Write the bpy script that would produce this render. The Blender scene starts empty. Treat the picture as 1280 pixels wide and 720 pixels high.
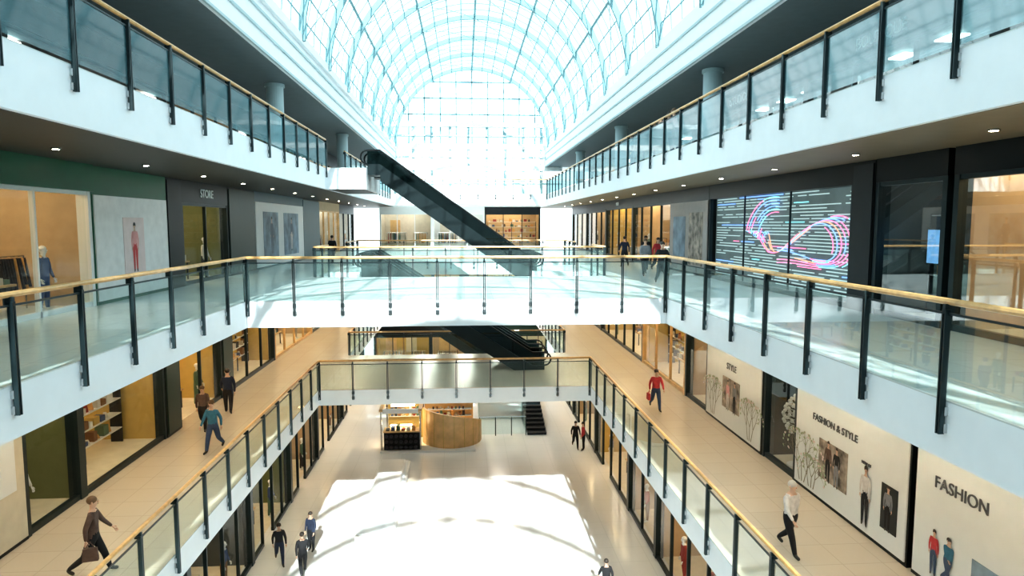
import bpy, math, random
from mathutils import Vector, Matrix
random.seed(7)
sc=bpy.context.scene
# ---------------------------------------------------------------- materials
MATS={}
def mat(name,col,rough=.5,metal=0,var=.06,scale=3.0,emit=0,ecol=None,spec=.5):
    if name in MATS: return MATS[name]
    m=bpy.data.materials.new(name); m.use_nodes=True
    nt=m.node_tree; b=nt.nodes['Principled BSDF']
    b.inputs['Roughness'].default_value=rough; b.inputs['Metallic'].default_value=metal
    b.inputs['Specular IOR Level'].default_value=spec
    if var>0:
        tc=nt.nodes.new('ShaderNodeTexCoord'); n=nt.nodes.new('ShaderNodeTexNoise')
        n.inputs['Scale'].default_value=scale; n.inputs['Detail'].default_value=3
        r=nt.nodes.new('ShaderNodeValToRGB')
        r.color_ramp.elements[0].position=.3; r.color_ramp.elements[1].position=.7
        r.color_ramp.elements[0].color=tuple(max(0,c*(1-var)) for c in col)+(1,)
        r.color_ramp.elements[1].color=tuple(min(1,c*(1+var)) for c in col)+(1,)
        nt.links.new(tc.outputs['Object'],n.inputs['Vector']); nt.links.new(n.outputs['Fac'],r.inputs['Fac'])
        nt.links.new(r.outputs['Color'],b.inputs['Base Color'])
    else: b.inputs['Base Color'].default_value=tuple(col)+(1,)
    if emit>0:
        b.inputs['Emission Color'].default_value=tuple(ecol or col)+(1,)
        b.inputs['Emission Strength'].default_value=emit
    MATS[name]=m; return m
def tile(name,c1,c2,mort,w,h,rough,ms=.012):
    m=bpy.data.materials.new(name); m.use_nodes=True; nt=m.node_tree; b=nt.nodes['Principled BSDF']
    tc=nt.nodes.new('ShaderNodeTexCoord'); br=nt.nodes.new('ShaderNodeTexBrick')
    br.offset=0; br.inputs['Scale'].default_value=1
    br.inputs['Color1'].default_value=c1+(1,); br.inputs['Color2'].default_value=c2+(1,); br.inputs['Mortar'].default_value=mort+(1,)
    br.inputs['Brick Width'].default_value=w; br.inputs['Row Height'].default_value=h; br.inputs['Mortar Size'].default_value=ms
    nt.links.new(tc.outputs['Object'],br.inputs['Vector']); nt.links.new(br.outputs['Color'],b.inputs['Base Color'])
    b.inputs['Roughness'].default_value=rough
    MATS[name]=m; return m
def glass(name,tint,gloss=.08,rough=.02,diff=0.0,dcol=(1,1,1),fk=.3):
    m=bpy.data.materials.new(name); m.use_nodes=True; nt=m.node_tree
    nt.nodes.remove(nt.nodes['Principled BSDF']); out=nt.nodes['Material Output']
    t=nt.nodes.new('ShaderNodeBsdfTransparent'); t.inputs[0].default_value=tint+(1,)
    g=nt.nodes.new('ShaderNodeBsdfGlossy'); g.inputs['Roughness'].default_value=rough
    lw=nt.nodes.new('ShaderNodeLayerWeight'); lw.inputs['Blend'].default_value=.25
    mm=nt.nodes.new('ShaderNodeMath'); mm.operation='MULTIPLY_ADD'; mm.inputs[1].default_value=fk; mm.inputs[2].default_value=gloss
    nt.links.new(lw.outputs['Fresnel'],mm.inputs[0])
    mx=nt.nodes.new('ShaderNodeMixShader'); nt.links.new(mm.outputs[0],mx.inputs[0])
    nt.links.new(t.outputs[0],mx.inputs[1]); nt.links.new(g.outputs[0],mx.inputs[2])
    last=mx
    if diff>0:
        d=nt.nodes.new('ShaderNodeBsdfDiffuse'); d.inputs[0].default_value=dcol+(1,)
        m2=nt.nodes.new('ShaderNodeMixShader'); m2.inputs[0].default_value=diff
        nt.links.new(mx.outputs[0],m2.inputs[1]); nt.links.new(d.outputs[0],m2.inputs[2]); last=m2
    nt.links.new(last.outputs[0],out.inputs['Surface']); MATS[name]=m; return m

WHITE=mat('white_plaster',(.82,.86,.89),.5,0,.015)
WHITE2=mat('white_panel',(.85,.87,.87),.4,0,.015)
TEALW=mat('pale_teal_paint',(.42,.54,.57),.5,0,.03)
DARK=mat('dark_steel',(.016,.03,.034),.4,.3)
BLACK=mat('black_cladding',(.006,.008,.009),.35,0,.06,3,spec=.25)
CHAR=mat('charcoal_panel',(.018,.022,.026),.4,0,.06,3,spec=.3)
WOOD=mat('oak_handrail',(.58,.34,.13),.3,0,.15,8)
WOODL=mat('light_wood',(.70,.46,.21),.4,0,.15,2)
GREEN=mat('green_fascia',(.008,.10,.05),.35)
DGREEN=mat('dark_green',(.012,.035,.026),.4)
BEIGE=mat('beige_wall',(.52,.39,.25),.7)
CREAM=mat('cream_wall',(.74,.68,.56),.7)
YEL=mat('ochre_wall',(.58,.42,.14),.7)
OLIVE=mat('olive_wall',(.16,.18,.08),.7)
GREYW=mat('grey_wall',(.08,.095,.10),.7)
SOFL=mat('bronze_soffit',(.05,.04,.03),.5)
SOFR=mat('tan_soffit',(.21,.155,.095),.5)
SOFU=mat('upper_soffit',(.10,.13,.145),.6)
STEEL=mat('steel',(.5,.52,.53),.25,.9)
RIB=mat('skylight_steel',(.17,.30,.33),.6,0,.02,3,spec=.1)
PINK=mat('pink_print',(.75,.35,.33),.5); RED=mat('red_print',(.55,.05,.05),.5)
BLUEP=mat('blue_grey_print',(.22,.30,.38),.5,0,.5,1.5); PHOTO=mat('photo_print',(.30,.25,.21),.5,0,.9,3)
FOLI=mat('foliage_print',(.42,.48,.32),.5)
TWIG=mat('twig_print',(.24,.21,.15),.5)
WARM=mat('warm_lamp',(1,.8,.55),.5,0,0,emit=200,ecol=(1,.79,.52))
WARML=mat('warm_lamp_soft',(1,.8,.55),.5,0,0,emit=60,ecol=(1,.82,.6))
PANW=mat('ceiling_light_warm',(1,.85,.6),.5,0,0,emit=18,ecol=(1,.77,.46))
PANN=mat('ceiling_light_neutral',(1,.95,.85),.5,0,0,emit=10,ecol=(1,.93,.82))
GL=glass('railing_glass',(.80,.90,.885),.025,.02,.05,(.5,.7,.7),.2)
GLU=glass('upper_railing_glass',(.42,.62,.66),.10,.05,.25,(.17,.38,.44),.3)
GLE=glass('escalator_glass',(.22,.32,.33),.04,.02,.1,(.03,.06,.06),.2)
SG=glass('shop_glass',(.86,.90,.90),.02,.02,0,(1,1,1),.25)
RG=glass('roof_glass',(.70,.80,.82),.01,.0,0,(1,1,1),.1)
FLOOR=tile('ground_tile',(.92,.93,.93),(.90,.91,.91),(.80,.82,.82),1.2,1.2,.16)
TMID=tile('walkway_tile_pale',(.73,.78,.77),(.70,.75,.74),(.60,.63,.62),.9,.9,.2)
TLOW=tile('walkway_tile_tan',(.57,.51,.42),(.55,.49,.405),(.49,.43,.36),.9,.9,.22)
CL=[mat('cloth_%d'%i,c,.8) for i,c in enumerate([(.04,.04,.05),(.35,.06,.05),(.6,.55,.45),(.08,.12,.25),(.7,.7,.68),(.25,.13,.07),(.12,.2,.14),(.65,.35,.12)])]

# ---------------------------------------------------------------- mesh builder
class MB:
    def __init__(s): s.v=[];s.f=[];s.m=[];s.ms=[]
    def mi(s,m):
        if m not in s.ms: s.ms.append(m)
        return s.ms.index(m)
    def poly(s,pts,m):
        n=len(s.v); s.v+=[tuple(p) for p in pts]; s.f.append(tuple(range(n,n+len(pts)))); s.m.append(s.mi(m))
    def hexa(s,P,m):
        n=len(s.v); s.v+=[tuple(p) for p in P]; k=s.mi(m)
        for f in ((0,3,2,1),(4,5,6,7),(0,1,5,4),(1,2,6,5),(2,3,7,6),(3,0,4,7)):
            s.f.append(tuple(n+i for i in f)); s.m.append(k)
    def box(s,x0,x1,y0,y1,z0,z1,m):
        x0,x1=sorted((x0,x1));y0,y1=sorted((y0,y1));z0,z1=sorted((z0,z1))
        s.hexa([(x0,y0,z0),(x1,y0,z0),(x1,y1,z0),(x0,y1,z0),(x0,y0,z1),(x1,y0,z1),(x1,y1,z1),(x0,y1,z1)],m)
    def cyl(s,p,q,r,m,n=8,r2=None,cap=True):
        p=Vector(p);q=Vector(q);d=(q-p).normalized(); a=d.orthogonal().normalized(); b=d.cross(a)
        r2=r if r2 is None else r2; k=s.mi(m); o=len(s.v)
        for c,rr in((p,r),(q,r2)):
            for i in range(n):
                t=2*math.pi*i/n; s.v.append(tuple(c+a*math.cos(t)*rr+b*math.sin(t)*rr))
        for i in range(n):
            j=(i+1)%n; s.f.append((o+i,o+j,o+n+j,o+n+i)); s.m.append(k)
        if cap:
            s.f.append(tuple(o+i for i in reversed(range(n)))); s.m.append(k)
            s.f.append(tuple(o+n+i for i in range(n))); s.m.append(k)
    def ball(s,c,rx,ry,rz,m,n=12,h=8):
        k=s.mi(m); o=len(s.v)
        for j in range(h+1):
            ph=math.pi*j/h
            for i in range(n):
                t=2*math.pi*i/n
                s.v.append((c[0]+rx*math.sin(ph)*math.cos(t),c[1]+ry*math.sin(ph)*math.sin(t),c[2]+rz*math.cos(ph)))
        for j in range(h):
            for i in range(n):
                a=o+j*n+i;b=o+j*n+(i+1)%n
                s.f.append((a,b,b+n,a+n)); s.m.append(k)
    def build(s,name,parent=None,smooth=False):
        me=bpy.data.meshes.new(name); me.from_pydata(s.v,[],s.f)
        for m in s.ms: me.materials.append(m)
        me.polygons.foreach_set('material_index',s.m)
        if smooth: me.polygons.foreach_set('use_smooth',[True]*len(s.f))
        me.update()
        ob=bpy.data.objects.new(name,me); sc.collection.objects.link(ob)
        if parent: ob.parent=parent
        return ob
# ---------------------------------------------------------------- levels
CZ=13.2
L0,L1,L2,L3=0,5.9,10.9,15.85
YB,YE=-24,66
# ground
m=MB(); m.box(-15,15,YB,YE+6,-.3,0,FLOOR); m.build('floor')
def slab(name,z,t,rects,top,bot):
    m=MB()
    for (x0,x1,y0,y1) in rects:
        m.box(x0,x1,y0,y1,z-t,z-.02,WHITE)
        m.box(x0,x1,y0,y1,z-.02,z,top)
        m.box(x0+.12,x1-.12,y0+.12,y1-.12,z-t-.01,z-t,bot)
    return m.build(name)
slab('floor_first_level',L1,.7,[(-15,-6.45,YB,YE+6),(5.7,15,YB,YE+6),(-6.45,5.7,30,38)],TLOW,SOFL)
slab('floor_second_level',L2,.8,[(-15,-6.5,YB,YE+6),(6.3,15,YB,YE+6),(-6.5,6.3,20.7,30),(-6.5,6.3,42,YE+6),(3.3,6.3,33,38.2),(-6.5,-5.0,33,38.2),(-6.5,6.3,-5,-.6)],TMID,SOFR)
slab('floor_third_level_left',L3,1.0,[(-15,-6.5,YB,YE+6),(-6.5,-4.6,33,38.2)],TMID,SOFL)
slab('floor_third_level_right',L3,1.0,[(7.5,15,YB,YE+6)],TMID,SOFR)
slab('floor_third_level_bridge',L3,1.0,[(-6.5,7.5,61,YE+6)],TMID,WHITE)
# outer walls
m=MB(); m.box(-15.3,-15,YB,YE+6,0,20.4,GREYW); m.build('wall_left')
m=MB(); m.box(15,15.3,YB,YE+6,0,20.4,GREYW); m.build('wall_right')
m=MB(); m.box(-15,15,YB-.3,YB,0,20.4,WHITE); m.build('wall_back')
# roof eaves / upper ceiling
def eave(name,x0,x1,edge):
    m=MB(); m.box(x0,x1,YB,YE+6,18.7,20.35,WHITE)
    for z in (18.7,19.3,19.9): m.box(edge-.06 if edge>0 else edge-.02,edge+.02 if edge>0 else edge+.06,YB,YE,z,z+.08,TEALW)
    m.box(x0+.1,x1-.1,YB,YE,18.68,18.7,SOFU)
    return m.build(name)
eave('ceiling_left',-15,-6.4,-6.4); eave('ceiling_right',7.9,15,7.9)
# ---------------------------------------------------------------- barrel vault
VC=.85; VR=7.35; VZ=20.35
def arcp(a,y,r=VR): return (VC-r*math.cos(a),y,VZ+r*math.sin(a))
m=MB(); NS=24
ys=list(range(YB,YE+1,2))
for i in range(len(ys)-1):
    for j in range(NS):
        a0=math.pi*j/NS;a1=math.pi*(j+1)/NS
        m.poly([arcp(a0,ys[i]),arcp(a1,ys[i]),arcp(a1,ys[i+1]),arcp(a0,ys[i+1])],RG)
y=YB; k=0
while y<=YE+.01:
    main=(k%4==0)
    for j in range(NS):
        a0=math.pi*j/NS;a1=math.pi*(j+1)/NS
        if main:
            w=.08; P=[]
            for r in (VR-.34,VR-.05):
                P+=[arcp(a0,y-w,r),arcp(a1,y-w,r),arcp(a1,y+w,r),arcp(a0,y+w,r)]
            m.hexa(P,RIB)
        else: m.cyl(arcp(a0,y,VR-.08),arcp(a1,y,VR-.08),.032,RIB,4,cap=False)
    y+=1.3; k+=1
for j in range(0,NS+1):
    a=math.pi*j/NS; big=j%4==0
    m.cyl(arcp(a,YB,VR-.12),arcp(a,YE,VR-.12),.07 if big else .032,RIB,5)
y=YB
while y<YE-5:
    for j in range(0,NS,4):
        for q in range(4):
            a0=math.pi*(j+q)/NS;a1=math.pi*(j+q+1)/NS
            m.cyl(arcp(a0,y+5.2*q/4,VR-.3),arcp(a1,y+5.2*(q+1)/4,VR-.3),.022,RIB,4,cap=False)
    y+=5.2
for sx in (-1,1):
    x=VC+sx*VR; m.box(x-.25,x+.25,YB,YE,VZ-.1,VZ+.25,WHITE)
m.build('barrel_vault_skylight')
# back gable (glazed like the far one)
m=MB(); m.poly([arcp(math.pi*j/NS,YB) for j in range(NS+1)],RG)
for x in [VC-6+i*1.5 for i in range(9)]:
    h=math.sqrt(max(0,VR**2-(x-VC)**2)); m.box(x-.05,x+.05,YB-.1,YB+.1,VZ,VZ+h,RIB)
m.build('window_back_gable')
# end wall, third level: white facade with windows and ledges
m=MB(); Y=YE
for x in [-6.5+i*1.75 for i in range(9)]: m.box(x-.12,x+.12,Y,Y+.3,L3,22.6,TEALW)
for z,h in ((15.85,.25),(17.0,.12),(18.3,.45),(19.5,.12),(20.3,.5),(21.5,.12),(22.4,.4)):
    m.box(-8,9.5,Y-.15,Y+.35,z,z+h,TEALW if h<.2 else WHITE2)
m.poly([(-8,Y+.2,L3),(9.5,Y+.2,L3),(9.5,Y+.2,22.6),(-8,Y+.2,22.6)],RG)
m.build('window_end_facade')
m=MB()
m.poly([arcp(math.pi*j/NS,YE) for j in range(NS+1)],RG)
for x in [VC-6+i*1.5 for i in range(9)]:
    h=math.sqrt(max(0,VR**2-(x-VC)**2)); m.box(x-.05,x+.05,Y-.1,Y+.1,VZ,VZ+h,RIB)
for z in (23.5,25,26.5):
    h=math.sqrt(VR**2-(z-VZ)**2); m.box(VC-h,VC+h,Y-.1,Y+.1,z,z+.1,RIB)
m.build('window_end_gable')
# ---------------------------------------------------------------- railings
def railing(p0,p1,z,n,sp=1.7,g=GL,name='glass_railing',drop=.45):
    p0=Vector((p0[0],p0[1],0));p1=Vector((p1[0],p1[1],0)); n=Vector((n[0],n[1],0))
    L=(p1-p0).length; t=(p1-p0)/L; k=max(1,round(L/sp)); st=L/k
    m=MB()
    def obox(a,b,o0,o1,z0,z1,mm):
        P=[]
        for zz in(z0,z1):
            for (s_,o) in((a,o0),(b,o0),(b,o1),(a,o1)):
                q=p0+t*s_+n*o; P.append((q.x,q.y,z+zz))
        m.hexa(P,mm)
    for i in range(k+1):
        s_=i*st
        obox(s_-.035,s_-.012,.02,.10,-drop,1.2,DARK)
        obox(s_+.012,s_+.035,.02,.10,-drop,1.2,DARK)
        obox(s_-.06,s_+.06,.0,.05,-drop+.02,-drop+.14,STEEL)
        obox(s_-.06,s_+.06,.0,.05,-.2,-.08,STEEL)
        obox(s_-.02,s_+.02,-.04,.1,1.14,1.27,DARK)
    for i in range(k):
        a=p0+t*(i*st+.07)+n*.05; b=p0+t*((i+1)*st-.07)+n*.05
        m.poly([(a.x,a.y,z+.03),(b.x,b.y,z+.03),(b.x,b.y,z+1.13),(a.x,a.y,z+1.13)],g)
    a=p0+n*.03;b=p1+n*.03
    obox(0,L,.035,.065,1.13,1.16,DARK)
    m.cyl((a.x,a.y,z+1.3),(b.x,b.y,z+1.3),.045,WOOD,8)
    m.build(name)
railing((-6.45,-5),(-6.45,30),L1,(1,0)); railing((5.7,-5),(5.7,30),L1,(-1,0)); railing((-6.45,30),(5.7,30),L1,(0,-1),1.5)
railing((-6.45,38),(5.7,38),L1,(0,1),1.5)
railing((-6.45,38),(-6.45,64),L1,(1,0)); railing((5.7,38),(5.7,64),L1,(-1,0))
railing((-6.5,-.5),(-6.5,20.7),L2,(1,0),1.8); railing((6.3,-.5),(6.3,20.7),L2,(-1,0),1.8); railing((-6.5,20.7),(6.3,20.7),L2,(0,-1),1.45)
railing((-6.5,30),(6.3,30),L2,(0,1),1.45)
railing((-6.5,30),(-6.5,33),L2,(1,0)); railing((-6.5,38.2),(-6.5,42),L2,(1,0)); railing((6.3,30),(6.3,33),L2,(-1,0)); railing((6.3,38.2),(6.3,42),L2,(-1,0))
railing((-6.5,42),(6.3,42),L2,(0,-1),1.45)
railing((-6.5,-5),(-6.5,33),L3,(1,0),1.9,GLU); railing((-6.5,38.2),(-6.5,61),L3,(1,0),1.9,GLU)
railing((7.5,-5),(7.5,61),L3,(-1,0),1.9,GLU); railing((-6.5,61),(7.5,61),L3,(0,-1),1.5)
# columns
def column(x,y,z0,z1,r=.33,mm=TEALW):
    m=MB(); m.cyl((x,y,z0),(x,y,z1),r,mm,24); m.cyl((x,y,z0),(x,y,z0+.15),r+.04,STEEL,24); m.cyl((x,y,z1-.12),(x,y,z1),r+.05,TEALW,24)
    m.build('round_column')
for y in (11,28,43,57.5): column(-7.4,y,L3,18.68)
for y in (9.7,24.3,38.5,52): column(8.9,y,L3,18.68)
# downlights
def downl(name,xs,z,step,y0,y1,mm=WARM,r=.1):
    m=MB(); y=y0
    while y<y1:
        for x in xs:
            m.cyl((x,y,z-.03),(x,y,z),r+.03,STEEL,12)
            m.poly([(x+r*math.cos(-t*math.pi/5),y+r*math.sin(-t*math.pi/5),z-.032) for t in range(10)],mm)
        y+=step
    m.build(name)
downl('ceiling_downlights_first',(-7.6,-9.3,6.9,8.4),L2-.81,2.6,2,64)
downl('ceiling_downlights_second',(-8.8,9.2),L3-1.01,4.2,3,64,WARML,.07)
downl('ceiling_downlights_ground',(-7.4,6.6),L1-.71,3,6,64,WARML)
m=MB()
for x in (-3,0,3):
    m.box(x-.6,x+.6,48,60,L2-.84,L2-.81,PANN)
m.build('ceiling_light_panels')
# ---------------------------------------------------------------- people
def skin_mesh(verts,edges,radii,root=0,sub=2):
    me=bpy.data.meshes.new('tmp'); me.from_pydata(verts,edges,[])
    ob=bpy.data.objects.new('tmp',me); sc.collection.objects.link(ob)
    md=ob.modifiers.new('s','SKIN')
    sv=me.skin_vertices[0].data
    for i,r in enumerate(radii):
        sv[i].radius=r if isinstance(r,tuple) else (r,r); sv[i].use_root=(i==root)
    md.use_smooth_shade=True
    s2=ob.modifiers.new('b','SUBSURF'); s2.levels=sub; s2.render_levels=sub
    dg=bpy.context.evaluated_depsgraph_get(); ev=ob.evaluated_get(dg)
    r=bpy.data.meshes.new_from_object(ev)
    V=[v.co.copy() for v in r.vertices]; F=[tuple(p.vertices) for p in r.polygons]
    bpy.data.objects.remove(ob); bpy.data.meshes.remove(me); bpy.data.meshes.remove(r)
    return V,F
CACHE={}
def body(pose):
    """slots: 0 skin 1 top 2 bottom 3 shoes 4 hair"""
    if pose in CACHE: return CACHE[pose]
    st={'walk':(.42,-.40,.15,.55,.45,-.35),'walk2':(-.36,.40,.5,.12,-.4,.42),'stand':(.03,-.05,.03,.06,.08,-.04),'lean':(.0,-.12,.05,.1,1.0,1.0)}[pose]
    lf,rf,lk,rk,la,ra=st
    lean=.22 if pose=='lean' else .04
    J={};R={}
    J['pel']=(0,0,.95);R['pel']=(.16,.12)
    def up(x,h): return (x,lean*(h-.95),h)
    J['wai']=up(0,1.1);R['wai']=(.15,.11)
    J['che']=up(0,1.3);R['che']=(.185,.125)
    J['nb']=up(0,1.46);R['nb']=(.085,.075)
    J['nk']=up(0,1.53);R['nk']=(.055,.058)
    J['h1']=(0,lean*.6+.015,1.59);R['h1']=(.066,.078)
    J['h2']=(0,lean*.6+.015,1.67);R['h2']=(.082,.098)
    J['h3']=(0,lean*.6+.0,1.735);R['h3']=(.05,.065)
    E=[('pel','wai'),('wai','che'),('che','nb'),('nb','nk'),('nk','h1'),('h1','h2'),('h2','h3')]
    for s,n,hf,kn,ar in((-1,'L',lf,lk,la),(1,'R',rf,rk,ra)):
        J['hip'+n]=(s*.095,0,.88);R['hip'+n]=(.11,.115)
        kx,ky,kz=s*.1,math.sin(hf)*.42,.88-math.cos(hf)*.42
        J['kn'+n]=(kx,ky,kz);R['kn'+n]=(.075,.078)
        a=hf-kn; J['cf'+n]=(s*.1,ky+math.sin(a)*.15,kz-math.cos(a)*.15);R['cf'+n]=(.068,.07)
        ax,ay,az=s*.1,ky+math.sin(a)*.39,kz-math.cos(a)*.39
        J['an'+n]=(ax,ay,az);R['an'+n]=(.05,.052)
        J['to'+n]=(ax+s*.02,ay+.16*math.cos(a*.6),az-.045+.1*math.sin(a*.6));R['to'+n]=(.042,.028)
        sh=up(s*.18,1.41); J['sh'+n]=sh;R['sh'+n]=(.07,.07)
        e=(s*.24,sh[1]+math.sin(ar)*.28,1.41-math.cos(ar)*.28);J['el'+n]=e;R['el'+n]=(.052,.052)
        b=ar+(.35 if pose!='lean' else .5); w=(s*.235,e[1]+math.sin(b)*.25,e[2]-math.cos(b)*.25);J['wr'+n]=w;R['wr'+n]=(.034,.032)
        E+=[('pel','hip'+n),('hip'+n,'kn'+n),('kn'+n,'cf'+n),('cf'+n,'an'+n),('an'+n,'to'+n),('che','sh'+n),('sh'+n,'el'+n),('el'+n,'wr'+n)]
    keys=list(J); idx={k:i for i,k in enumerate(keys)}
    V,F=skin_mesh([J[k] for k in keys],[(idx[a],idx[b]) for a,b in E],[R[k] for k in keys],0,2)
    seg=[(Vector(J[a]),Vector(J[b]),a,b) for a,b in E]
    def slot(c):
        best=None;bd=9
        for a,b,na,nb_ in seg:
            d=b-a;t=max(0,min(1,(c-a).dot(d)/d.length_squared)); dd=(c-a-d*t).length
            if dd<bd: bd=dd;best=(na,nb_,t)
        na,nb_,t=best
        if na in('nb','nk','h1','h2'): return 0
        if nb_[:2]=='to': return 3
        if na[:2]=='cf' and t>.85: return 3
        if na[:2] in('hi','kn','cf') or (na=='pel' and nb_[:3]=='hip'): return 2
        if na=='pel': return 2 if t<.35 else 1
        return 1
    S=[]
    for f in F:
        c=sum((V[i] for i in f),Vector())/len(f); S.append(slot(c))
    for s,n in((-1,'L'),(1,'R')):
        w=Vector(J['wr'+n]);e=Vector(J['el'+n]);d=(w-e).normalized(); side=Vector((0,1,0)); side=(side-d*side.dot(d)).normalized(); inn=Vector((-s,0,0))
        hv=[w-d*.01,w+d*.045,w+d*.085];he=[(0,1),(1,2)];hr=[(.026,.018),(.036,.016),(.036,.014)]
        for q,(off,ln) in enumerate(((-.03,.062),(-.01,.075),(.01,.08),(.03,.072))):
            b0=hv[2]+side*off*.9; o=len(hv)
            hv+=[b0+d*.012,b0+d*(ln*.5)+inn*.01,b0+d*ln*.85+inn*.03];he+=[(2,o),(o,o+1),(o+1,o+2)];hr+=[.010,.009,.008]
        o=len(hv);t0=w+d*.03+side*.03
        hv+=[t0,t0+d*.03+side*.02,t0+d*.055+side*.022+inn*.015];he+=[(1,o),(o,o+1),(o+1,o+2)];hr+=[.012,.010,.009]
        v2,f2=skin_mesh(hv,he,hr,0,1); o=len(V); V+=v2; F+=[tuple(i+o for i in f) for f in f2]; S+=[0]*len(f2)
    hb=MB(); hy=J['h2'][1]
    hb.ball((0,hy-.022,1.70),.094,.104,.095,WHITE,14,10); nh=len(hb.f)
    hb.ball((0,hy+.10,1.655),.013,.018,.02,WHITE,8,6)
    for s in(-1,1): hb.ball((s*.088,hy-.0,1.66),.012,.02,.03,WHITE,8,6)
    ns=len(hb.f)
    for s in(-1,1): hb.ball((s*.03,hy+.092,1.675),.011,.008,.008,WHITE,8,6)
    hb.ball((0,hy+.093,1.615),.022,.008,.006,WHITE,8,6)
    o=len(V); V+=[Vector(v) for v in hb.v]; F+=[tuple(i+o for i in f) for f in hb.f]
    S+=[4]*nh+[0]*(ns-nh)+[4]*(len(hb.f)-ns)
    zmin=min(v.z for v in V); V=[v-Vector((0,0,zmin)) for v in V]
    CACHE[pose]=(V,F,S); return CACHE[pose]
SKIN=[mat('skin_light',(.62,.40,.29),.5),mat('skin_tan',(.42,.25,.17),.5)]
HAIR=[mat('hair_dark',(.03,.02,.015),.5),mat('hair_brown',(.14,.08,.04),.5),mat('hair_grey',(.5,.48,.45),.5)]
SHOE=mat('shoe_leather',(.03,.025,.02),.4)
def person(x,y,z,head,pose,top,bot,skin=0,hair=0,h=1.72,bag=None,name='pedestrian'):
    V,F,S=body(pose)
    me=bpy.data.meshes.new(name); me.from_pydata([tuple(v) for v in V],[],F)
    for mm in (SKIN[skin],top,bot,SHOE,HAIR[hair]): me.materials.append(mm)
    me.polygons.foreach_set('material_index',S); me.polygons.foreach_set('use_smooth',[True]*len(F)); me.update()
    ob=bpy.data.objects.new(name,me); sc.collection.objects.link(ob)
    ob.location=(x,y,z); ob.rotation_euler=(0,0,math.radians(head)); k=h/1.79; ob.scale=(k,k,k)
    if bag:
        b=MB(); b.hexa([(.26,-.14,.45),(.36,-.14,.45),(.36,.16,.45),(.26,.16,.45),(.27,-.12,.72),(.35,-.12,.72),(.35,.14,.72),(.27,.14,.72)],bag)
        b.cyl((.31,-.08,.72),(.27,.0,.84),.008,bag,6); b.cyl((.31,.1,.72),(.27,.0,.84),.008,bag,6)
        b.build('shopping_bag',ob)
    return ob
def cloth(n,c): return mat('garment_'+n,c,.8,0,.12,12)
navy=cloth('navy',(.02,.03,.06)); blk=cloth('black',(.015,.015,.018)); blue=cloth('blue',(.04,.16,.25)); brn=cloth('brown',(.12,.075,.06))
wht=cloth('white',(.70,.66,.64)); redc=cloth('red',(.5,.05,.06)); gry=cloth('grey',(.25,.26,.28)); pinkc=cloth('pink',(.75,.42,.45)); jean=cloth('denim',(.05,.08,.15))
# first level left
person(-9.1,26.4,L1,15,'walk',navy,blk,h=1.85)
person(-8.1,22.0,L1,170,'walk2',blue,jean,0,1,1.75)
person(-9.3,24.4,L1,190,'walk',brn,blk,0,1,1.66)
person(-7.75,14.2,L1,-75,'walk',brn,blk,0,1,1.75,brn)
# first level right
person(7.2,14.1,L1,-160,'walk2',wht,blk,0,2,1.72)
person(7.5,25.8,L1,180,'walk',redc,jean,0,0,1.7,redc)
# ground
person(-7.25,26.0,L0,200,'walk',blk,navy,0,0)
person(-6.25,27.0,L0,160,'stand',navy,blk,0,0,1.65)
person(-6.15,25.1,L0,20,'walk2',blk,blk,0,0)
person(6.9,38.4,L0,90,'stand',redc,blk,0,0); person(6.5,38.8,L0,180,'walk',blk,blk)
person(4.9,22.5,L0,0,'walk',blk,navy,0,0,1.6)
# second level
person(7.4,25,L2,180,'walk',blk,blk,0,0); person(8.1,30,L2,175,'walk2',gry,blk,0,1); person(9.4,32.5,L2,190,'walk',redc,blk)
person(8.6,36,L2,0,'walk',navy,blk); person(9.2,34,L2,170,'stand',blk,jean); person(-7.6,40,L2,0,'walk',blk,gry)
# third level
person(8.05,25.6,L3,75,'lean',pinkc,jean,0,1,1.7); person(8.15,26.6,L3,110,'lean',gry,jean)
person(8.3,33.5,L3,100,'stand',navy,jean)
def mannequin(parent,x,y,z,rz,top,bot):
    ob=person(x,y,z,rz,'stand',top,bot,name='mannequin'); ob.data.materials[0]=WHITE2; ob.data.materials[4]=WHITE2; ob.data.materials[3]=WHITE2
    ob.parent=parent
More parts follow.
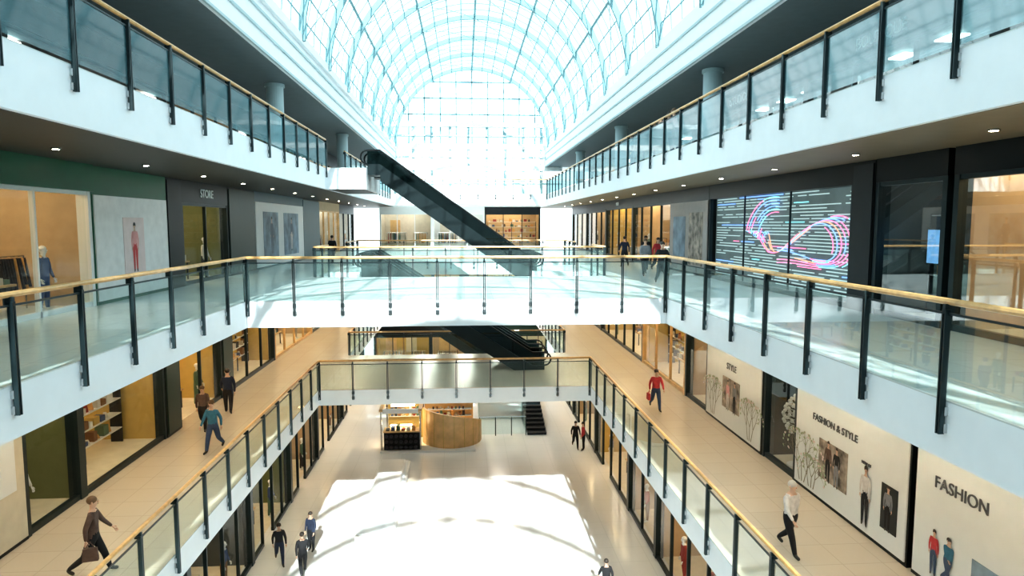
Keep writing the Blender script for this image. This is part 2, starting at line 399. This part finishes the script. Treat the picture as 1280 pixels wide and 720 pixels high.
# ---------------------------------------------------------------- storefronts
def mapper(kind,X):
    if kind=='L': return lambda d,t,z:(X-d,t,z)
    if kind=='R': return lambda d,t,z:(X+d,t,z)
    return lambda d,t,z:(t,X+d,z)
def figure_print(parent,kind,X,t,z,h,top,bot,pose='stand',d=-.09,hair=0):
    V,F,S=body(pose); mp=mapper(kind,X); k=h/1.79; sg=1 if kind=='L' else -1
    me=bpy.data.meshes.new('figure_print'); me.from_pydata([mp(d-v.y*.004,t+sg*(v.x+(.8*v.y if pose!='stand' else 0))*k,z+v.z*k) for v in V],[],F)
    for mm in (SKIN[0],top,bot,SHOE,HAIR[hair]): me.materials.append(mm)
    me.polygons.foreach_set('material_index',S); me.update()
    ob=bpy.data.objects.new('figure_print',me); sc.collection.objects.link(ob); ob.parent=parent
def plant_print(parent,kind,X,t,z,h,seed=1):
    rnd=random.Random(seed); m=MB(); mp=mapper(kind,X)
    def br(t0,z0,a,L,dep):
        t1=t0+math.sin(a)*L; z1=z0+math.cos(a)*L
        P=.004*dep+.002
        m.poly([mp(-.088,t0-P,z0),mp(-.088,t0+P,z0),mp(-.088,t1+P*.7,z1),mp(-.088,t1-P*.7,z1)],TWIG)
        if dep<=1:
            for q in range(2):
                b=a+rnd.uniform(-1.2,1.2); c=(t1+math.sin(b)*.05,z1+math.cos(b)*.05)
                m.poly([mp(-.090-.001*q,c[0]+.045*math.cos(u)*(1 if q%2 else .6),c[1]+.035*math.sin(u)) for u in [i*math.pi/3 for i in range(6)]],FOLI if rnd.random()<.7 else PPINK)
            return
        for s in (-1,1): br(t1,z1,a+s*rnd.uniform(.2,.7),L*.72,dep-1)
    for i in range(3): br(t+(i-1)*.12,z,(i-1)*.3+rnd.uniform(-.1,.1),h*.33,5)
    ob=m.build('plant_print'); ob.parent=parent
def text(parent,kind,X,body_,t,z,size,mm,d=-.05):
    cu=bpy.data.curves.new('t','FONT'); cu.body=body_; cu.size=size; cu.align_x='CENTER'; cu.extrude=.01
    o=bpy.data.objects.new('t',cu); sc.collection.objects.link(o)
    dg=bpy.context.evaluated_depsgraph_get(); me=bpy.data.meshes.new_from_object(o.evaluated_get(dg)); bpy.data.objects.remove(o)
    me.materials.clear(); me.materials.append(mm)
    P=mapper(kind,X)(d,t,z)
    if kind=='L': M=Matrix(((0,0,1),(1,0,0),(0,1,0)))
    elif kind=='R': M=Matrix(((0,0,-1),(-1,0,0),(0,1,0)))
    else: M=Matrix(((1,0,0),(0,0,-1),(0,1,0)))
    me.transform(Matrix.Translation(P)@M.to_4x4())
    ob=bpy.data.objects.new('sign_lettering',me); sc.collection.objects.link(ob); ob.parent=parent
def shop(kind,X,y0,y1,zf,zc,zt=3.2,fas=BLACK,frame=DARK,wall=BEIGE,lamp=PANW,content='racks',mull=2.2,sign=None,depth=4,name='clothing_store',open_=None,fd=.0,tables=True):
    mp=mapper(kind,X); m=MB(); rnd=random.Random(int(y0*10)*7+int(zf)*3+ord(kind))
    def B(d0,d1,ta,tb,za,zb,mm):
        a=mp(d0,ta,zf+za);b=mp(d1,tb,zf+zb); m.box(a[0],b[0],a[1],b[1],a[2],b[2],mm)
    H=zc-zf-.01
    B(-.03-fd,.35,y0,y1,zt,H,fas)
    B(-.02,.3,y0,y0+.15,0,zt,frame); B(-.02,.3,y1-.15,y1,0,zt,frame)
    B(.0,.15,y0,y1,zt-.1,zt,frame)
    n=max(1,round((y1-y0)/mull)); st=(y1-y0)/n
    for i in range(n):
        a=y0+i*st;b=a+st
        if i: B(.02,.14,a-.035,a+.035,0,zt,frame)
        if open_ is not None and i in open_: continue
        B(.02,.16,a,b,0,.14,frame)
        p=[mp(.08,a+.03,zf+.14),mp(.08,b-.03,zf+.14),mp(.08,b-.03,zf+zt-.1),mp(.08,a+.03,zf+zt-.1)]
        m.poly(p,SG)
    B(depth,depth+.08,y0,y1,0,H,wall); B(.35,depth,y0,y0+.05,0,H,wall); B(.35,depth,y1-.05,y1,0,H,wall)
    B(.35,depth,y0+.05,y1-.05,0,.015,CREAM)
    t=y0+.8
    while t<y1-.5:
        for d in (1.0,2.7):
            B(d,d+.5,t-.25,t+.55,H-.12,H-.06,lamp)
        t+=2.2
    if content=='racks' or content=='mixed':
        for d in ((1.5,2.9) if content=='racks' else (2.4,)):
            t=y0+.5
            while t<y1-1.6:
                L=min(1.8,y1-t-.6); hb=1.45
                for e in(t,t+L): m.cyl(mp(d,e,zf),mp(d,e,zf+hb),.02,STEEL,6)
                m.cyl(mp(d,t,zf+hb),mp(d,t+L,zf+hb),.02,STEEL,6)
                q=t+.08; c0=rnd.choice(CL[:1]*3+CL)
                while q<t+L-.08:
                    ln=rnd.uniform(.7,1.05); w1,w2=.12,rnd.uniform(.2,.27); th=.035; c=c0 if rnd.random()<.6 else rnd.choice(CL)
                    P=[mp(d-w2,q-th,zf+hb-ln),mp(d+w2,q-th,zf+hb-ln),mp(d+w2,q+th,zf+hb-ln),mp(d-w2,q+th,zf+hb-ln),
                       mp(d-w1,q-.015,zf+hb-.05),mp(d+w1,q-.015,zf+hb-.05),mp(d+w1,q+.015,zf+hb-.05),mp(d-w1,q+.015,zf+hb-.05)]
                    m.hexa(P,c); q+=.1
                t+=L+.8
        if content=='racks':
            t=y0+.6
            while t<y1-1.4:
                B(depth-.06,depth,t,t+1.0,1.2,2.7,rnd.choice([CREAM,CHAR,WOODL])); t+=1.9
    if content in('shelves','mixed'):
        dsh=depth-.4 if content=='mixed' else 1.3
        for z in (.5,1.0,1.5,2.0,2.5):
            B(dsh,dsh+.38,y0+.3,y1-.3,z,z+.03,WOODL if content=='mixed' else WHITE2)
            q=y0+.45
            while q<y1-.6:
                w=rnd.uniform(.12,.35);h=rnd.uniform(.1,.33)
                if rnd.random()<.8:
                    if rnd.random()<.4: m.cyl(mp(dsh+.18,q+w/2,zf+z+.03),mp(dsh+.18,q+w/2,zf+z+.03+h),min(.1,w/2),rnd.choice(CL),10,r2=.05)
                    else: B(dsh+.05,dsh+.33,q,q+w,z+.03,z+.03+h,rnd.choice(CL+[WHITE2,YEL]))
                q+=w+.08
        for e in (y0+.3,(y0+y1)/2,y1-.3): B(dsh,dsh+.38,e-.02,e+.02,0,2.55,CHAR)
    if tables and y1-y0>4:
        t=(y0+y1)/2
        B(1.0,1.8,t-.7,t+.7,.72,.78,WOODL)
        for dd in(1.05,1.7):
            for tt in(t-.65,t+.6): B(dd,dd+.05,tt,tt+.05,0,.72,CHAR)
        for i in range(5):
            B(1.1,1.5,t-.6+i*.25,t-.4+i*.25,.78,.78+rnd.uniform(.06,.25),rnd.choice(CL))
    ob=m.build(name)
    if sign: text(ob,kind,X,sign,(y0+y1)/2,zf+zt+(H-zt)*.3,min(.5,(H-zt)*.55),WHITE2,-.06-fd)
    if kind!='E' and content in('racks','mixed'):
        for i in range(1 if y1-y0<4 else 2):
            t=y0+.7+i*(y1-y0-1.4)*.8
            p=mp(.55,t,zf+.02); mannequin(ob,p[0],p[1],p[2],-90 if kind=='L' else 90,rnd.choice(CL),rnd.choice(CL))
    return ob
def poster(kind,X,y0,y1,zf,zc,base,items,txt=None,name='wall_poster',border=BLACK,top=None):
    mp=mapper(kind,X); m=MB()
    def B(d0,d1,ta,tb,za,zb,mm):
        a=mp(d0,ta,za);b=mp(d1,tb,zb); m.box(a[0],b[0],a[1],b[1],a[2],b[2],mm)
    zt=zc-.02 if top is None else zf+top
    B(-.04,.3,y0,y1,zf,zc-.02,border); B(-.07,-.04,y0+.06,y1-.06,zf+.1,zt-.08,base)
    W=y1-y0-.2;H=zt-zf-.22
    for (a,b,c,d,mm) in items:
        B(-.085,-.07,y0+.1+a*W,y0+.1+b*W,zf+.12+c*H,zf+.12+d*H,mm)
    ob=m.build(name)
    if txt:
        for s,a,c,sz,mm in txt: text(ob,kind,X,s,y0+.1+a*W,zf+.12+c*H,sz,mm,-.08)
    return ob
TXT=mat('sign_grey_text',(.10,.10,.11),.5)
z2c=L3-1.0; z1c=L2-.8; z0c=L1-.7
PPINK=mat('pale_pink',(.80,.66,.64),.5)
# ---- second level, left
XL=-10.4
shop('L',XL,9.5,15.0,L2,z2c,3.2,GREEN,DARK,BEIGE,PANW,'racks',fd=.1)
shop('L',XL,15.0,19.9,L2,z2c,3.2,GREEN,WHITE2,BEIGE,PANW,'racks',fd=.1,sign=None)
o=poster('L',XL,19.9,24.7,L2,z2c,mat('pale_poster',(.82,.82,.81),.5),[(.33,.62,.22,.8,PPINK)],None,top=3.2,border=GREEN)
figure_print(o,'L',XL,22.2,L2+.8,1.55,PINK,RED)
poster('L',XL,24.7,26,L2,z2c,CHAR,[],None)
shop('L',XL,26,31,L2,z2c,3.1,BLACK,DARK,OLIVE,PANW,'mixed',sign='STORE')
poster('L',XL,31,34.8,L2,z2c,DGREEN,[])
DUSK=mat('dusk_print',(.1,.13,.17),.5)
o=poster('L',XL,34.8,45,L2,z2c,WHITE2,[(.12,.40,.12,.86,BLUEP),(.52,.86,.12,.86,BLUEP)],None,border=mat('teal_frame',(.03,.09,.12),.4),top=3.5)
figure_print(o,'L',XL,37.6,L2+.7,2.0,DUSK,DUSK); figure_print(o,'L',XL,41.8,L2+.7,2.0,DUSK,wht)
poster('L',XL,45,50,L2,z2c,mat('teal_panel',(.05,.11,.14),.4),[])
shop('L',XL,50,58,L2,z2c,3.3,BEIGE,WOODL,CREAM,PANN,'racks'); shop('L',XL,58,65.6,L2,z2c,3.3,CHAR,DARK,CREAM,PANN,'mixed')
poster('L',XL,-19,9.5,L2,z2c,CHAR,[])
# ---- second level, right
XR=10.5
shop('R',XR,6,14.0,L2,z2c,3.35,BLACK,DARK,BEIGE,PANW,'mixed',mull=2.7)
o=shop('R',XR,14.2,16.8,L2,z2c,3.35,BLACK,DARK,GREYW,PANN,'shelves',mull=2.6,name='electronics_store')
m=MB(); m.box(XR+1.0,XR+1.05,14.7,16.2,L2+1.3,L2+2.2,BLACK); m.box(XR+.985,XR+1.0,14.75,16.15,L2+1.34,L2+2.16,mat('screen_blue',(.1,.3,.6),.3,0,.5,4,emit=1.2,ecol=(.15,.35,.6))); m.box(XR+1.0,XR+1.1,15.3,15.6,L2+0,L2+1.3,BLACK); m.build('television',o)
poster('R',XR,16.8,17.8,L2,z2c,CHAR,[])
# LED window
m=MB()
m.box(XR-.03,XR+.3,17.8,28.6,L2+3.35,z2c-.01,BLACK)
for y in (17.8,28.5): m.box(XR-.03,XR+.12,y,y+.08,L2,L2+3.35,DARK)
for y in (21.4,25): m.box(XR+.0,XR+.06,y,y+.03,L2,L2+3.35,DARK)
m.box(XR-.03,XR+.12,17.8,28.6,L2,L2+.15,DARK)
m.box(XR+.3,XR+.4,17.8,28.6,L2,L2+3.35,mat('display_backing',(.08,.105,.11),.6,0,.5,.8,emit=.10,ecol=(.55,.8,.8)))
led=[mat('led_white',(.3,.4,.4),.5,0,0,emit=.5,ecol=(.7,.95,.95)),mat('led_pink',(.5,.1,.3),.5,0,0,emit=1.3,ecol=(1,.25,.42)),mat('led_blue',(.1,.2,.6),.5,0,0,emit=1.5,ecol=(.2,.40,1)),mat('led_cyan',(.1,.5,.6),.5,0,0,emit=1.1,ecol=(.3,.9,1)),mat('led_orange',(.6,.3,.1),.5,0,0,emit=.9,ecol=(1,.5,.35))]
for r in range(30):
    z=.25+r*.105; q=18.0
    while q<28.3:
        L=random.uniform(.4,2.5); e=min(q+L,28.4)
        if random.random()<.85: m.box(XR+.26,XR+.3,q,e,L2+z,L2+z+.03,led[0] if random.random()<.9 else led[random.choice((1,2,3))])
        q=e+random.uniform(.05,.4)
def tube(pts,mm,r=.035):
    for i in range(len(pts)-1): m.cyl(pts[i],pts[i+1],r,mm,5)
for kk in range(7):
    pts=[]
    off=kk*.11
    for i in range(121):
        t=i/120*2*math.pi
        pts.append((XR+.2,22.0+(3.6-off*2)*math.sin(t)+.7*math.sin(2*t+1),L2+1.7+(1.25-off)*math.sin(t*1+1.2)*math.cos(t*.5)+.35*math.cos(3*t)))
    for a in range(0,120,6):
        if random.random()<.7: tube(pts[a:a+7],led[random.choice((1,1,2,2,3,4))],.018)
m.build('led_display_window')
poster('R',XR,28.6,34,L2,z2c,mat('mauve_poster',(.42,.38,.36),.5),[(.1,.45,.1,.85,PHOTO),(.55,.9,.2,.8,BLUEP)],None,border=BLACK,top=3.4)
shop('R',XR,34,42,L2,z2c,3.4,CHAR,DARK,BEIGE,PANW,'racks',open_=(1,)); shop('R',XR,42,50,L2,z2c,3.4,BLACK,DARK,YEL,PANW,'mixed',sign='MODE'); shop('R',XR,50,58,L2,z2c,3.3,CHAR,DARK,BEIGE,PANW,'racks'); shop('R',XR,58,65.6,L2,z2c,3.3,BLACK,DARK,CREAM,PANW,'mixed')
poster('R',XR,-19,6,L2,z2c,CHAR,[])
# ---- first level left
XL1=-10.2
creamp=mat('cream_poster',(.68,.62,.50),.5)
poster('L',XL1,-19,13,L1,z1c,creamp,[]); poster('L',XL1,13.1,16,L1,z1c,creamp,[(.6,.9,.3,.7,WHITE2)],None)
shop('L',XL1,16,18.4,L1,z1c,3.4,BLACK,DARK,OLIVE,PANW,'racks'); shop('L',XL1,18.4,23.5,L1,z1c,3.4,BLACK,DARK,YEL,PANW,'shelves',mull=5,tables=False,name='gift_store')
poster('L',XL1,23.5,24.6,L1,z1c,DGREEN,[]); shop('L',XL1,24.6,29,L1,z1c,3.3,DGREEN,DARK,YEL,PANW,'mixed',open_=(0,)); poster('L',XL1,29,30.2,L1,z1c,DGREEN,[])
shop('L',XL1,30.2,37,L1,z1c,3.3,DGREEN,DARK,YEL,PANW,'shelves'); shop('L',XL1,37,46,L1,z1c,3.3,BLACK,WOODL,BEIGE,PANW,'mixed'); shop('L',XL1,46,56,L1,z1c,3.3,BLACK,DARK,YEL,PANW,'racks'); shop('L',XL1,56,65.6,L1,z1c,3.3,BLACK,DARK,YEL,PANW,'racks')
# ---- first level right
XR1=9.4
poster('R',XR1,-19,9.6,L1,z1c,WHITE2,[])
o=poster('R',XR1,9.7,13.1,L1,z1c,WHITE2,[(.02,.50,.04,.26,BLUEP)],[('FASHION',.62,.50,.34,TXT)])
figure_print(o,'R',XR1,12.0,L1+.3,1.0,blue,jean,'walk'); figure_print(o,'R',XR1,12.4,L1+.3,.95,redc,jean)
o=poster('R',XR1,13.25,18.2,L1,z1c,WHITE2,[(.46,.74,.14,.40,PHOTO),(.05,.17,.10,.36,CHAR)],[('FASHION & STYLE',.60,.50,.26,TXT),('NEW IN',.30,.40,.10,TXT)])
plant_print(o,'R',XR1,17.7,L1+.2,1.5,3); plant_print(o,'R',XR1,17.2,L1+.2,.9,5)
figure_print(o,'R',XR1,14.75,L1+.25,1.45,wht,blk); figure_print(o,'R',XR1,16.4,L1+.65,1.1,brn,blk); figure_print(o,'R',XR1,16.0,L1+.65,1.05,blk,gry); figure_print(o,'R',XR1,13.9,L1+.5,1.05,gry,blk)
o=shop('R',XR1,18.2,20.4,L1,z1c,3.5,BLACK,DARK,BLACK,PANN,'none',name='display_window')
m=MB(); bx,by=XR1+.6,19.3
m.cyl((bx,by,L1+.02),(bx,by,L1+.08),.3,WHITE2,16); m.cyl((bx,by,L1+.08),(bx,by,L1+2.2),.04,WHITE2,8,r2=.015)
for i in range(90):
    a=i*2.4; f=i/90; z=L1+.9+1.2*f; r=.45*math.sin(math.pi*(.15+.8*f))
    q=(bx+r*math.cos(a),by+r*math.sin(a),z+.15); m.cyl((bx,by,z),q,.012,WHITE2,4,r2=.006); m.ball(q,.06,.06,.06,WHITE2,6,4)
m.build('ornament_tree',o)
o=poster('R',XR1,20.4,25.3,L1,z1c,WHITE2,[(.34,.66,.16,.44,PHOTO)],[('STYLE',.5,.52,.32,TXT)])
plant_print(o,'R',XR1,21.2,L1+.2,1.4,7); plant_print(o,'R',XR1,24.5,L1+.2,1.5,9)
figure_print(o,'R',XR1,22.5,L1+.7,1.15,gry,blk); figure_print(o,'R',XR1,23.1,L1+.7,1.1,pinkc,wht)
shop('R',XR1,25.3,28,L1,z1c,3.4,BLACK,DARK,BEIGE,PANW,'racks'); shop('R',XR1,28,35,L1,z1c,3.4,YEL,WOODL,YEL,PANW,'shelves'); shop('R',XR1,35,46,L1,z1c,3.4,YEL,DARK,YEL,PANW,'mixed'); shop('R',XR1,46,56,L1,z1c,3.4,CHAR,DARK,YEL,PANW,'racks'); shop('R',XR1,56,65.6,L1,z1c,3.4,CHAR,DARK,YEL,PANW,'racks')
# ---- ground
for a,b,f,w in ((12,20,CHAR,GREYW),(20,26,BLACK,GREYW),(26,32,CHAR,OLIVE),(32,38,BLACK,BEIGE),(38,46,CHAR,BEIGE),(46,56,BLACK,YEL)):
    shop('L',-8.25,a,b,L0,z0c,3.4,f,DARK,w,PANW,'mixed',mull=1.6,open_=(1,))
for a,b,f,w in ((12,18,CHAR,CREAM),(18,25.5,WHITE2,BEIGE),(25.5,30,CHAR,BEIGE),(30,38,WOODL,YEL),(38,46,BLACK,BEIGE),(46,56,CHAR,YEL)):
    shop('R',7.5,a,b,L0,z0c,3.4,f,DARK,w,PANW,'mixed',mull=1.9,open_=(2,))
# ---- third level
for a,b,w in ((6,14,BEIGE),(14,23,GREYW),(23,33,BEIGE),(33,45,OLIVE),(45,60,BEIGE)):
    shop('L',-10.5,a,b,L3,18.68,2.0,BLACK,DARK,w,PANN,'racks',mull=2.6)
for a,b,w,sg in ((6,14,GREYW,None),(14,22,GREYW,'BOUTIQUE'),(22,33,GREYW,'STUDIO'),(33,45,OLIVE,None),(45,60,BEIGE,None)):
    shop('R',11.2,a,b,L3,18.68,2.0,BLACK,DARK,w,PANN,'racks',mull=2.6,sign=sg)
# ---- end shops
for zf,zc in ((L0,z0c),(L1,z1c),(L2,z2c)):
    for i,(a,b) in enumerate(((-8,-3),(-3,2),(2,7.4))):
        top=zf==L2
        shop('E',YE-.3 if zf else 60,a,b,zf,zc,3.3,((WHITE2,WHITE2,CHAR) if top else (BLACK,CHAR,DGREEN))[i],(WHITE2 if top and i<2 else DARK),((CREAM,WHITE2,BEIGE) if top else (YEL,BEIGE,CREAM))[i],PANN if top and i<2 else PANW,'racks' if i<2 else 'shelves',mull=1.7,open_=(1,),tables=False)
# ---------------------------------------------------------------- escalators
ESTEP=mat('escalator_steps',(.06,.07,.075),.4,.3); EPAN=mat('escalator_cladding',(.010,.018,.020),.3,.0,.05,3,spec=.3)
def escalator(x0,z0,x1,z1,y,w=1.1):
    m=MB()
    def pr(a,b,ya,yb,lo,hi,mm):
        (xa,za),(xb,zb)=a,b
        m.hexa([(xa,ya,za+lo),(xb,ya,zb+lo),(xb,yb,zb+lo),(xa,yb,za+lo),(xa,ya,za+hi),(xb,ya,zb+hi),(xb,yb,zb+hi),(xa,yb,za+hi)],mm)
    S=[(x0-.6,z0),(x0,z0),(x1,z1),(x1+.6,z1)]
    for i in range(3):
        a,b=S[i],S[i+1]
        lo=-.6 if i==1 else -.3
        pr(a,b,y,y+w,lo,-.06,EPAN)
        for yy in (y-.12,y+w):
            pr(a,b,yy,yy+.12,lo,.22,EPAN)
            pr(a,b,yy+.05,yy+.07,.22,.84,GLE)
            pr(a,b,yy+.015,yy+.105,.84,.92,BLACK)
    for yy in (y-.06,y+w+.06):
        for (xx,zz,sg) in ((x0-.6,z0,-1),(x1+.6,z1,1)):
            for q in range(6):
                t0=math.pi/2-q*math.pi/6;t1=t0-math.pi/6
                m.cyl((xx+sg*.33*math.cos(t0),yy,zz+.55+.33*math.sin(t0)),(xx+sg*.33*math.cos(t1),yy,zz+.55+.33*math.sin(t1)),.045,BLACK,6)
    n=int(abs(z1-z0)/.2)
    for i in range(n):
        t=(i+.5)/n; xx=x0+(x1-x0)*t; zz=z0+(z1-z0)*t; m.box(xx-.2,xx+.2,y+.02,y+w-.02,zz-.1,zz+.05,ESTEP)
    m.build('escalator')
for yy in (33.6,36.0):
    escalator(-4.0,L3,3.0,L2,yy); escalator(-4.4,L2,3.4,L1,yy)
escalator(-3.5,L1,5.0,L0,54)
# ---------------------------------------------------------------- ground floor items
m=MB()
m.box(-4.9,.6,38.6,42.2,0,.12,WHITE2)
# curved timber wall sweeping up from the counter
c=(-.8,40.7);r=1.8
def hh(i): return 2.25-.9*(i/16)**2
for i in range(16):
    a0=math.radians(-165+i*10);a1=math.radians(-165+(i+1)*10)
    P=[]
    for lev in (0,1):
        for (rr,aa,ii) in ((r,a0,i),(r,a1,i+1),(r-.12,a1,i+1),(r-.12,a0,i)):
            P.append((c[0]+rr*math.cos(aa),c[1]+rr*math.sin(aa),.12 if lev==0 else hh(ii)))
    m.hexa(P,WOODL)
    if i%2==0: m.cyl((c[0]+r*math.cos(a0),c[1]+r*math.sin(a0),.12),(c[0]+r*math.cos(a0),c[1]+r*math.sin(a0),hh(i)),.02,YEL,5)
m.box(-4.7,-2.65,38.9,39.6,.12,1.15,BLACK)
for i in range(7):
    for j in range(3): m.cyl((-4.55+i*.28,38.88,.3+j*.32),(-4.55+i*.28,38.75,.3+j*.32),.1,CL[0],8)
m.box(-4.75,-2.6,38.85,39.7,1.15,1.22,WOODL)
for x in(-4.85,-2.6): m.cyl((x,41.9,.12),(x,41.9,2.5),.05,STEEL,8); m.cyl((x,38.9,.12),(x,38.9,2.5),.05,STEEL,8)
m.box(-4.95,-4.75,38.8,42,2.4,2.55,WOODL); m.box(-2.7,-2.5,38.8,42,2.4,2.55,WOODL); m.box(-4.75,-2.7,38.8,38.95,2.3,2.55,WHITE2); m.box(-4.75,-2.7,41.85,42,2.3,2.55,WOODL)
m.box(-4.4,-3.0,40.0,40.3,2.4,2.46,PANW); m.box(-4.4,-3.0,39.65,39.9,1.3,1.34,PANW); m.box(-1.6,-.2,40.6,40.9,.14,.2,PANW)  # glowing bars added inside to brighten the kiosk, sharing the shop ceiling material
m.poly([(-4.8,38.95,1.22),(-2.6,38.95,1.22),(-2.6,38.95,2.3),(-4.8,38.95,2.3)],SG)
m.box(-4.7,-2.6,41.2,41.8,.12,2.3,YEL); m.box(-2.5,.5,41.5,41.9,.12,2.2,WOODL)
for z in (1.0,1.4,1.8): m.box(-2.3,.4,41.2,41.5,z,z+.03,WHITE2)
for i in range(9):
    m.box(-2.0+i*.23,-1.85+i*.23,41.25,41.45,1.43,1.55+.08*(i%3),CL[(i*3)%8]); m.cyl((-1.95+i*.23,41.35,1.83),(-1.95+i*.23,41.35,1.97),.05,CL[(i*5)%8],8)
for i in range(6): m.box(-4.6+i*.3,-4.4+i*.3,39.0,39.4,1.22,1.3+.1*(i%3),CL[(i*3)%8])
for z in (1.5,1.9):
    m.box(-4.6,-2.7,40.95,41.2,z,z+.03,WHITE2)
    for i in range(8): m.box(-4.5+i*.22,-4.36+i*.22,41.0,41.15,z+.03,z+.12+.07*(i%3),CL[(i*5+int(z*2))%8])
m.build('information_kiosk')
m=MB()
for i in range(8): m.box(3.9,5.1,41.5+i*.5,42.0+i*.5,0,.15*(i+1),CHAR)
m.box(.9,5.1,45.5,51,0,1.2,WHITE2)
for x in(.9,3.8):
    m.poly([(x,41.5,.1),(x,51,.1),(x,51,2.2),(x,41.5,2.2)],GL); m.cyl((x,41.5,2.2),(x,51,2.2),.03,STEEL,6)
m.poly([(.9,41.5,.1),(3.8,41.5,.1),(3.8,41.5,1.2),(.9,41.5,1.2)],GL); m.cyl((.9,41.5,1.2),(3.8,41.5,1.2),.03,STEEL,6)
for x in (.9,1.9,2.9,3.8): m.cyl((x,41.5,0),(x,41.5,1.2),.03,DARK,6)
m.build('glazed_stairway')
m=MB(); m.box(-4.6,-3.0,27.5,36.5,0,.3,WHITE2); m.box(-4.5,-3.1,27.6,36.4,.3,.36,WHITE)
m.box(-4.4,-3.2,29,35.5,.36,.75,WHITE2); m.build('display_platform')
# ---------------------------------------------------------------- light
w=bpy.data.worlds.new('sky'); sc.world=w; w.use_nodes=True; nt=w.node_tree; bg=nt.nodes['Background']
tc=nt.nodes.new('ShaderNodeTexCoord'); n=nt.nodes.new('ShaderNodeTexNoise'); n.inputs['Scale'].default_value=2.5; n.inputs['Detail'].default_value=4
r=nt.nodes.new('ShaderNodeValToRGB'); r.color_ramp.elements[0].position=.40; r.color_ramp.elements[1].position=.62
r.color_ramp.elements[0].color=(.62,.82,.87,1); r.color_ramp.elements[1].color=(1,1,1,1)
nt.links.new(tc.outputs['Generated'],n.inputs['Vector']); nt.links.new(n.outputs['Fac'],r.inputs['Fac']); nt.links.new(r.outputs['Color'],bg.inputs['Color'])
bg.inputs['Strength'].default_value=2.3
s=bpy.data.lights.new('sun','SUN'); s.energy=12; s.angle=math.radians(.5); s.color=(1,.97,.93)
so=bpy.data.objects.new('sun',s); sc.collection.objects.link(so)
so.rotation_euler=Vector((-.06,1.38,-1)).to_track_quat('-Z','Y').to_euler()
# ---------------------------------------------------------------- camera
c=bpy.data.cameras.new('camera'); co=bpy.data.objects.new('camera',c); sc.collection.objects.link(co)
c.sensor_width=36; c.lens=850/1280*36; c.clip_end=500; c.clip_start=.05
co.location=(0,0,CZ); co.rotation_euler=(math.radians(90-5.37),0,math.radians(-4.04)); sc.camera=co
sc.view_settings.view_transform='Standard'
try: sc.view_settings.look='Medium High Contrast'
except Exception as e: print('LOOKERR',e)
sc.view_settings.exposure=0.2
sc.cycles.transparent_max_bounces=24
